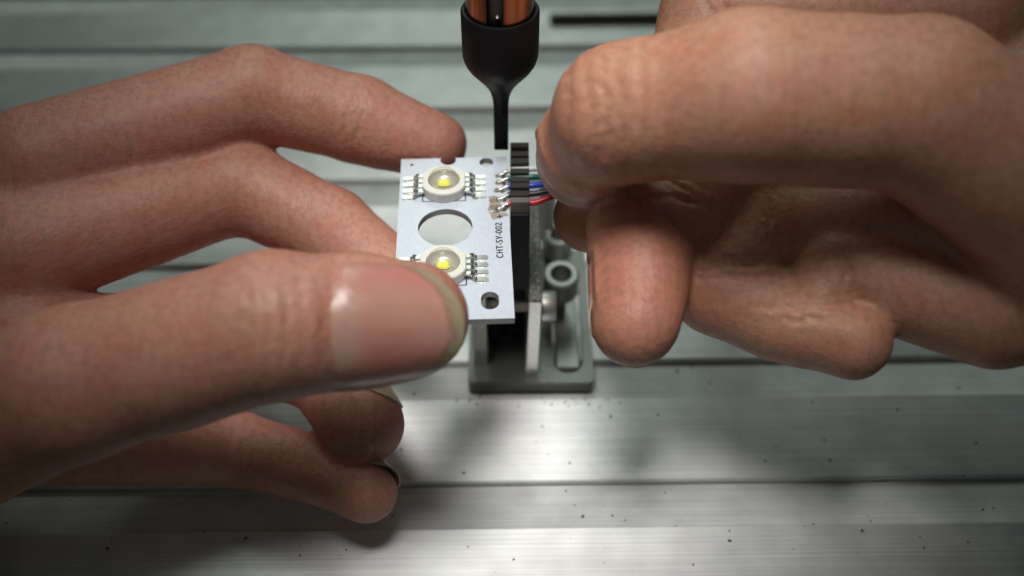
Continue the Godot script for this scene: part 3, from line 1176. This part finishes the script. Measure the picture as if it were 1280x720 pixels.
# ---------------------------------------------------------------- the tool over the back of the board
func tool(M: Dictionary) -> void:
	var t := thing("nozzle_tool", "black flat-bladed nozzle tool with copper barrel pointing down at the comb", "tool", Vector3(-2.15, 48.2, -15.2))
	# collar: a cup that narrows into a flat blade
	var mb := Mb.new()
	var lev := []
	# y, half width in x, half depth in z
	for q in [[8.0, 1.44, 0.9], [9.8, 1.47, 1.0], [11.4, 1.6, 1.25], [12.8, 1.9, 1.7], [14.2, 2.5, 2.4], [15.6, 3.4, 3.3], [17.2, 4.7, 4.6], [18.8, 5.95, 5.9], [20.2, 6.75, 6.75], [21.6, 7.1, 7.1], [23.0, 7.15, 7.15], [30.6, 7.15, 7.15], [31.0, 6.9, 6.9], [31.05, 6.4, 6.4], [26.0, 6.3, 6.3], [25.9, 0.01, 0.01]]:
		var ring := []
		for k in 48:
			var a := TAU * k / 48
			ring.append(Vector3(q[1] * cos(a), q[0], q[2] * sin(a)))
		lev.append(ring)
	smooth_rings(mb, lev)
	part("collar", mb.done(), M.nozzle, t)
	var bl := Mb.new()
	bl.box(Vector3(-1.43, -0.6, -0.8), Vector3(1.43, 8.4, 0.8), 0.12)
	part("blade", bl.done(), M.nozzle, t)
	# barrel: copper shells with a dark gap between
	for s in [[0.10, 1.55], [1.62, 3.1], [3.18, 4.4], [4.46, 5.90]]:
		var cm := Mb.new()
		var n := 14
		for i in n:
			var a0 := lerpf(s[0], s[1], float(i) / n) - PI / 2
			var a1 := lerpf(s[0], s[1], float(i + 1) / n) - PI / 2
			for r in [[6.15, 1.0], [5.7, -1.0]]:
				var A := Vector3(r[0] * cos(a0), 26.1, -r[0] * sin(a0))
				var B := Vector3(r[0] * cos(a1), 26.1, -r[0] * sin(a1))
				var C := B + Vector3(0, 60, 0)
				var D := A + Vector3(0, 60, 0)
				var na: Vector3 = Vector3(cos(a0), 0, -sin(a0)) * r[1]
				var nb: Vector3 = Vector3(cos(a1), 0, -sin(a1)) * r[1]
				if r[1] > 0:
					cm.tri_n(A, B, C, na, nb, nb)
					cm.tri_n(A, C, D, na, nb, na)
				else:
					cm.tri_n(A, C, B, na, nb, nb)
					cm.tri_n(A, D, C, na, na, nb)
		part("copper_shell", cm.done(), M.copper, t)
	var inner := Mb.new()
	inner.lathe([Vector2(0, 26.2), Vector2(5.2, 26.2), Vector2(5.2, 80), Vector2(0, 80)], 32)
	part("barrel_core", inner.done(), M.dark_steel, t)
	var bd := Mb.new()
	bd.lathe([Vector2(0.0, -0.45), Vector2(0.45, 0), Vector2(0.0, 0.45)], 12, Transform3D(Basis(), Vector3(-0.4, 32.5, 5.3)))
	part("weld_spot", bd.done(), M.tin, t)
	var grip := Mb.new()
	grip.lathe([Vector2(0, 79), Vector2(8.5, 79), Vector2(10, 81), Vector2(11, 170), Vector2(8, 176), Vector2(0, 177)], 32)
	part("grip", grip.done(), M.nozzle, t)


func smooth_rings(mb: Mb, lev: Array) -> void:
	var n: int = lev[0].size()
	var nrm := func(i: int, k: int, seg: int) -> Vector3:
		var o := Vector3.ZERO
		for j in [seg - 1, seg, seg + 1]:
			if j < 0 or j >= lev.size() - 1:
				continue
			var d: Vector3 = lev[j + 1][k] - lev[j][k]
			var tg: Vector3 = lev[j][(k + 1) % n] - lev[j][(k + n - 1) % n]
			var g := d.cross(tg).normalized()
			if j == seg:
				o += g * 1.0
			elif (j == seg - 1 and i == seg) or (j == seg + 1 and i == seg + 1):
				var d0: Vector3 = lev[seg + 1][k] - lev[seg][k]
				var t0: Vector3 = lev[seg][(k + 1) % n] - lev[seg][(k + n - 1) % n]
				if g.dot(d0.cross(t0).normalized()) > 0.7:
					o += g
		return o.normalized()
	for i in lev.size() - 1:
		for k in n:
			var j := (k + 1) % n
			var a: Vector3 = lev[i][k]
			var b: Vector3 = lev[i][j]
			var c: Vector3 = lev[i + 1][j]
			var d: Vector3 = lev[i + 1][k]
			mb.tri_n(a, d, c, nrm.call(i, k, i), nrm.call(i + 1, k, i), nrm.call(i + 1, j, i))
			mb.tri_n(a, c, b, nrm.call(i, k, i), nrm.call(i + 1, j, i), nrm.call(i, j, i))


# ---------------------------------------------------------------- hands
func nail_frame(base: Vector3, axis: Vector3, up: Vector3, length: float) -> Array:
	var a := axis.normalized()
	return [base, a, (up - a * up.dot(a)).normalized(), length, deg_to_rad(57), 10.5]


func hands(M: Dictionary) -> void:
	var tone := Color(0.50, 0.245, 0.180)
	var red := Color(0.46, 0.15, 0.11)
	var pale := Color(0.50, 0.29, 0.20)
	# ---------------- left hand: thumb on top of the board, fingers under it
	var f := Field.new(Vector3(-128, -4, -42), Vector3(-5, 80, 84), 0.72)
	var toff := Vector3(0, 0, 0)
	var wrist := Vector3(-150, 24, 42)
	var j_thumb := [[Vector3(-112, 26, 48), 14.0], [Vector3(-68, 52, 49), 11.8], [Vector3(-36.5, 60.6, 44.6), 11.0], [Vector3(-24.5, 58.5, 41.5), 10.0], [Vector3(-15.8, 56.8, 39.6), 8.8]]
	var j_index := [[Vector3(-90, 53, -4), 11.0], [Vector3(-52, 56, -22), 9.3], [Vector3(-31, 49.6, -21.8), 8.7], [Vector3(-15.8, 45.4, -19.2), 6.5]]
	var j_middle := [[Vector3(-90, 45, 12), 11.0], [Vector3(-55, 42, -10), 9.2], [Vector3(-36.5, 37, -2.5), 8.3], [Vector3(-23.5, 35.5, 9.5), 7.2]]
	var j_ring := [[Vector3(-88, 34, 26), 10.5], [Vector3(-56, 17.5, 10.5), 9.0], [Vector3(-36.5, 19.0, 19.5), 8.4], [Vector3(-27.8, 20.6, 33.5), 7.6]]
	var j_pinky := [[Vector3(-85, 24, 38), 9.5], [Vector3(-54, 10.5, 32), 7.2], [Vector3(-35.0, 12.3, 38.6), 6.3], [Vector3(-26.6, 14.4, 44.6), 5.5]]
	f.chain([[wrist, 22.0, Vector3(-104, 44, 6), 13.0], [wrist, 22.0, Vector3(-102, 38, 18), 13.0], [wrist, 21.0, Vector3(-100, 28, 36), 12.0], [Vector3(-104, 46, 2), 12.0, Vector3(-90, 51, -3), 10.5], [Vector3(-104, 42, 14), 12.0, Vector3(-90, 44, 11), 10.5], [Vector3(-102, 34, 26), 11.5, Vector3(-88, 34, 25), 10.0], [Vector3(-100, 27, 36), 11.0, Vector3(-85, 25, 37), 9.0], [Vector3(-125, 30, 45), 16.0, Vector3(-95, 38, 46), 12.5]], 6.0, 6.0)
	f.chain(finger(j_thumb, Vector3(0.1, -1, -0.3)), 3.0, 7.0)
	f.chain(finger(j_index, Vector3(0.2, -0.5, 1)), 2.0, 3.0)
	f.chain(finger(j_middle, Vector3(-0.5, 0.8, 0.3)), 2.0, 2.0)
	f.chain(finger(j_ring, Vector3(-0.75, 0.4, -0.1)), 2.0, 1.2)
	f.chain(finger(j_pinky, Vector3(-0.75, 0.4, -0.1)), 1.6, 1.2)
	var t := thing("hand", "left hand pressing the white board with its broad thumb nail upwards", "hand")
	var cr := []
	var ta := Vector3(0.92, -0.2, -0.22).normalized()
	var tn := Vector3(0.12, 0.66, 0.75).normalized()
	tn = (tn - ta * tn.dot(ta)).normalized()
	for k in 7:   # knuckle folds of the thumb
		cr.append([Vector3(-36.5, 61, 43) + tn * 9.5 + ta * (k * 2.0 - 6.5 + rng.randf_range(-0.8, 0.8)), ta, tn, rng.randf_range(5.0, 11.0), rng.randf_range(0.35, 0.7), rng.randf_range(0.1, 0.35), 0.4])
	# nail fold round the thumb nail
	for k in 3:
		cr.append([Vector3(-31, 50.2, -22.3) + Vector3(0, 4, 6) + Vector3(0.93, -0.3, 0.2) * (k * 1.4 - 1.4), Vector3(0.93, -0.3, 0.2).normalized(), Vector3(0, 0.5, 0.86), 8.0, 0.4, 0.3, 0.0])
	for k in 8:
		cr.append([Vector3(-36, 39, -5) + Vector3(0.7, -0.1, 0.7) * (k * 1.7 - 6.0) + Vector3(0, 8, 0), Vector3(0.7, -0.1, 0.7).normalized(), Vector3(0, 1, 0.2).normalized(), 9.0, 0.4, 0.22 if k % 3 else 0.45, 0.1])
	var bl := [[Vector3(-15, 46, -16), 13.0, Color(0.42, 0.17, 0.12), 0.7], [Vector3(-24, 18, 30), 12.0, red, 0.7], [Vector3(-26, 13, 41), 10.0, red, 0.6], [Vector3(-18, 60, 44), 13.0, pale, 0.5], [Vector3(-30, 62, 38), 9.0, red, 0.6], [Vector3(-36, 66, 46), 10.0, pale, 0.5]]
	var ln := [[Vector3(-29.8, 58.9, 43.2), ta, tn, 19.5, deg_to_rad(64), 14.0], nail_frame(Vector3(-34.5, 19.4, 22.7), Vector3(8.7, 1.6, 14.0), Vector3(0.85, 0.5, 0.0), 14.0), nail_frame(Vector3(-32.5, 12.9, 40.4), Vector3(8.4, 2.1, 6.0), Vector3(0.6, 0.1, -0.7), 9.5)]
	part("skin", skin_mesh(f, cr, bl, ln, tone, 11), M.skin, t)
	var thumb_cols := {"bed": Color(0.49, 0.25, 0.205), "moon": Color(0.46, 0.29, 0.235), "rim": Color(0.24, 0.16, 0.10), "tip": Color(0.32, 0.27, 0.18), "free": 0.91}
	part("fingernail", nail_mesh(f, Vector3(-29.8, 58.9, 43.2), ta, tn, 19.5, deg_to_rad(64), 1.2, 12.5, thumb_cols), M.nail, t)
	var small := {"bed": Color(0.43, 0.22, 0.16), "moon": Color(0.45, 0.25, 0.19), "rim": Color(0.42, 0.27, 0.18), "tip": Color(0.42, 0.33, 0.23), "free": 0.9}
	part("fingernail", nail_mesh(f, Vector3(-34.5, 19.4, 22.7), Vector3(8.7, 1.6, 14.0), Vector3(0.85, 0.5, 0.0), 14.0, deg_to_rad(56), 0.8, 9.2, small), M.nail, t)
	part("fingernail", nail_mesh(f, Vector3(-32.5, 12.9, 40.4), Vector3(8.4, 2.1, 6.0), Vector3(0.6, 0.1, -0.7), 9.5, deg_to_rad(56), 1.3, 6.3, small), M.nail, t)

	# ---------------- right hand: thumb bent over the wires, fingers curled below it
	var g := Field.new(Vector3(0, 28, -36), Vector3(122, 104, 62), 0.72)
	var rw := Vector3(140, 60, 34)
	var k_thumb := [[Vector3(96, 66, 32), 15.0], [Vector3(62, 83.5, 20), 13.0], [Vector3(36, 85.3, 20.0), 12.6], [Vector3(17.6, 78.4, 14.9), 10.6], [Vector3(13.6, 66.5, 8.0), 8.8], [Vector3(12.4, 57.6, 3.2), 6.9]]
	var k_index := [[Vector3(82, 76, -16), 11.0], [Vector3(37.5, 73.5, -22.0), 9.4], [Vector3(27, 54, 3.0), 8.4], [Vector3(14.8, 45.6, 3.2), 6.9]]
	var k_middle := [[Vector3(80, 64, 8), 11.0], [Vector3(44, 58, 3), 9.6], [Vector3(23.4, 52.2, 15.0), 9.8], [Vector3(20.6, 48.6, 33.6), 7.2]]
	var k_ring := [[Vector3(80, 58, 22), 10.5], [Vector3(46, 52, 12), 9.4], [Vector3(37, 46, 22), 8.6], [Vector3(46, 45, 29), 7.4]]
	var k_pinky := [[Vector3(80, 52, 34), 9.5], [Vector3(57, 52, 24), 8.0], [Vector3(50, 46, 31), 7.2], [Vector3(57, 47, 36), 6.4]]
	g.chain([[rw, 22.0, Vector3(96, 66, -2), 13.0], [rw, 22.0, Vector3(96, 62, 12), 13.0], [rw, 21.0, Vector3(94, 56, 30), 12.0], [Vector3(96, 66, -4), 12.0, Vector3(78, 67, -9), 10.5], [Vector3(96, 63, 10), 12.0, Vector3(80, 63, 7), 10.5], [Vector3(96, 58, 22), 11.5, Vector3(80, 57, 21), 10.0], [Vector3(95, 54, 32), 11.0, Vector3(80, 52, 33), 9.0], [Vector3(120, 62, 34), 16.0, Vector3(90, 68, 31), 13.0]], 6.0, 6.0)
	g.chain(finger(k_thumb, Vector3(0.9, -0.25, -0.2)), 3.0, 6.0)
	g.chain(finger(k_index, Vector3(-0.2, 0.6, 0.7)), 2.0, 1.5)
	g.chain(finger(k_middle, Vector3(0.8, 0.5, 0.1)), 2.0, 1.5)
	g.chain(finger(k_ring, Vector3(0.8, 0.5, 0.1)), 2.0, 1.2)
	g.chain(finger(k_pinky, Vector3(0.8, 0.5, 0.1)), 1.6, 1.2)
	var u := thing("hand", "right hand with bent thumb pinching the coloured wires beside the comb", "hand")
	cr = []
	var ra := Vector3(-0.93, -0.28, -0.25).normalized()
	var rn := Vector3(-0.15, 0.75, 0.65).normalized()
	rn = (rn - ra * rn.dot(ra)).normalized()
	for k in 6:
		cr.append([Vector3(17.2, 78, 15.2) + rn * 9.0 - ra * (k * 2.9 - 5.0 + rng.randf_range(-0.7, 0.7)) + ra.cross(rn) * rng.randf_range(-3.0, 3.0), ra, rn, 14.0, [0.9, 1.1, 0.8, 1.1, 0.9, 1.2][k], [0.3, 0.5, 0.55, 0.4, 0.3, 0.2][k], -0.45])
	for jj in [k_middle, k_ring, k_pinky, k_index]:
		for e in [1, 2]:
			var a0: Vector3 = jj[e][0]
			var ax: Vector3 = (jj[e + 1][0] - jj[e - 1][0] as Vector3).normalized()
			var sd: Vector3 = Vector3(0.1, 0.75, 0.65)
			sd = (sd - ax * sd.dot(ax)).normalized()
			for k in 3:
				cr.append([a0 + sd * jj[e][1] * 0.8 + ax * (k * 1.5 - 1.5 + rng.randf_range(-0.5, 0.5)), ax, sd, rng.randf_range(6.0, 10.0), 0.5, [0.35, 0.7, 0.4][k], 0.3])
	var ma := (k_middle[3][0] - k_middle[2][0] as Vector3).normalized()
	cr.append([Vector3(25.2, 53, 14.5) + Vector3(2, 8, 2), ma, Vector3(0.2, 1, 0.1).normalized(), 8.0, 0.6, 0.6, 0.0])
	bl = [[Vector3(14, 82, 20), 13.0, Color(0.45, 0.22, 0.14), 0.5], [Vector3(22, 54, 28), 20.0, Color(0.45, 0.16, 0.115), 0.65], [Vector3(12.5, 60, 5), 9.0, Color(0.42, 0.22, 0.17), 0.6]]
	var rn2 := [nail_frame(Vector3(14.2, 68.5, 9.2), Vector3(-1.6, -13, -7.6), Vector3(-0.62, -0.22, 0.75), 10.5), nail_frame(Vector3(22.4, 51.0, 22.0), Vector3(-2.8, -3.6, 18.6), Vector3(-0.82, -0.6, -0.3), 12.5)]
	part("skin", skin_mesh(g, cr, bl, rn2, Color(0.53, 0.275, 0.185), 23), M.skin, u)
	var da := Vector3(-1.6, -13, -7.6)
	part("fingernail", nail_mesh(g, Vector3(14.2, 68.5, 9.2), da, Vector3(-0.62, -0.22, 0.75), 10.5, deg_to_rad(58), 0.2, 9.2, {"bed": Color(0.43, 0.25, 0.21), "moon": Color(0.46, 0.30, 0.25), "rim": Color(0.45, 0.32, 0.25), "tip": Color(0.47, 0.38, 0.30), "free": 0.9}), M.nail, u)
	part("fingernail", nail_mesh(g, Vector3(22.4, 51.0, 22.0), Vector3(-2.8, -3.6, 18.6), Vector3(-0.82, -0.6, -0.3), 12.5, deg_to_rad(48), 1.0, 9.6, {"bed": Color(0.42, 0.19, 0.145), "moon": Color(0.42, 0.21, 0.17), "rim": Color(0.42, 0.25, 0.19), "tip": Color(0.45, 0.33, 0.26), "free": 0.9}), M.nail, u)
	# sleeves over both wrists, outside the picture
	for s in [[Vector3(-112, 30, 38), Vector3(-240, -2, 90), "dark grey jacket sleeve over the left wrist"], [Vector3(108, 62, 32), Vector3(250, 30, 100), "dark grey jacket sleeve over the right wrist"]]:
		var d: Vector3 = s[1] - s[0]
		var y := d.normalized()
		var x := y.cross(Vector3.UP).normalized()
		var sl := thing("sleeve", s[2], "sleeve")
		var sm := Mb.new()
		var pr := [Vector2(27, 3), Vector2(30, 1), Vector2(31, 0)]
		pr = [Vector2(26, d.length()), Vector2(26, 4), Vector2(28, 0)]
		var L := d.length()
		pr = [Vector2(27.5, L), Vector2(27.5, 2), Vector2(28.5, 0), Vector2(30.0, 0.8), Vector2(30.5, 3)]
		for i in 14:
			pr.append(Vector2(31 + i * 0.6 + (1.0 if i % 2 else -0.4), 8 + (L - 9) * i / 13.0))
		pr.append(Vector2(27.5, L))
		sm.lathe(pr, 40, Transform3D(Basis(x, y, x.cross(y)), s[0]))
		part("sleeve_cloth", sm.done(), mat(lin(0.03, 0.032, 0.036), 0.9), sl)
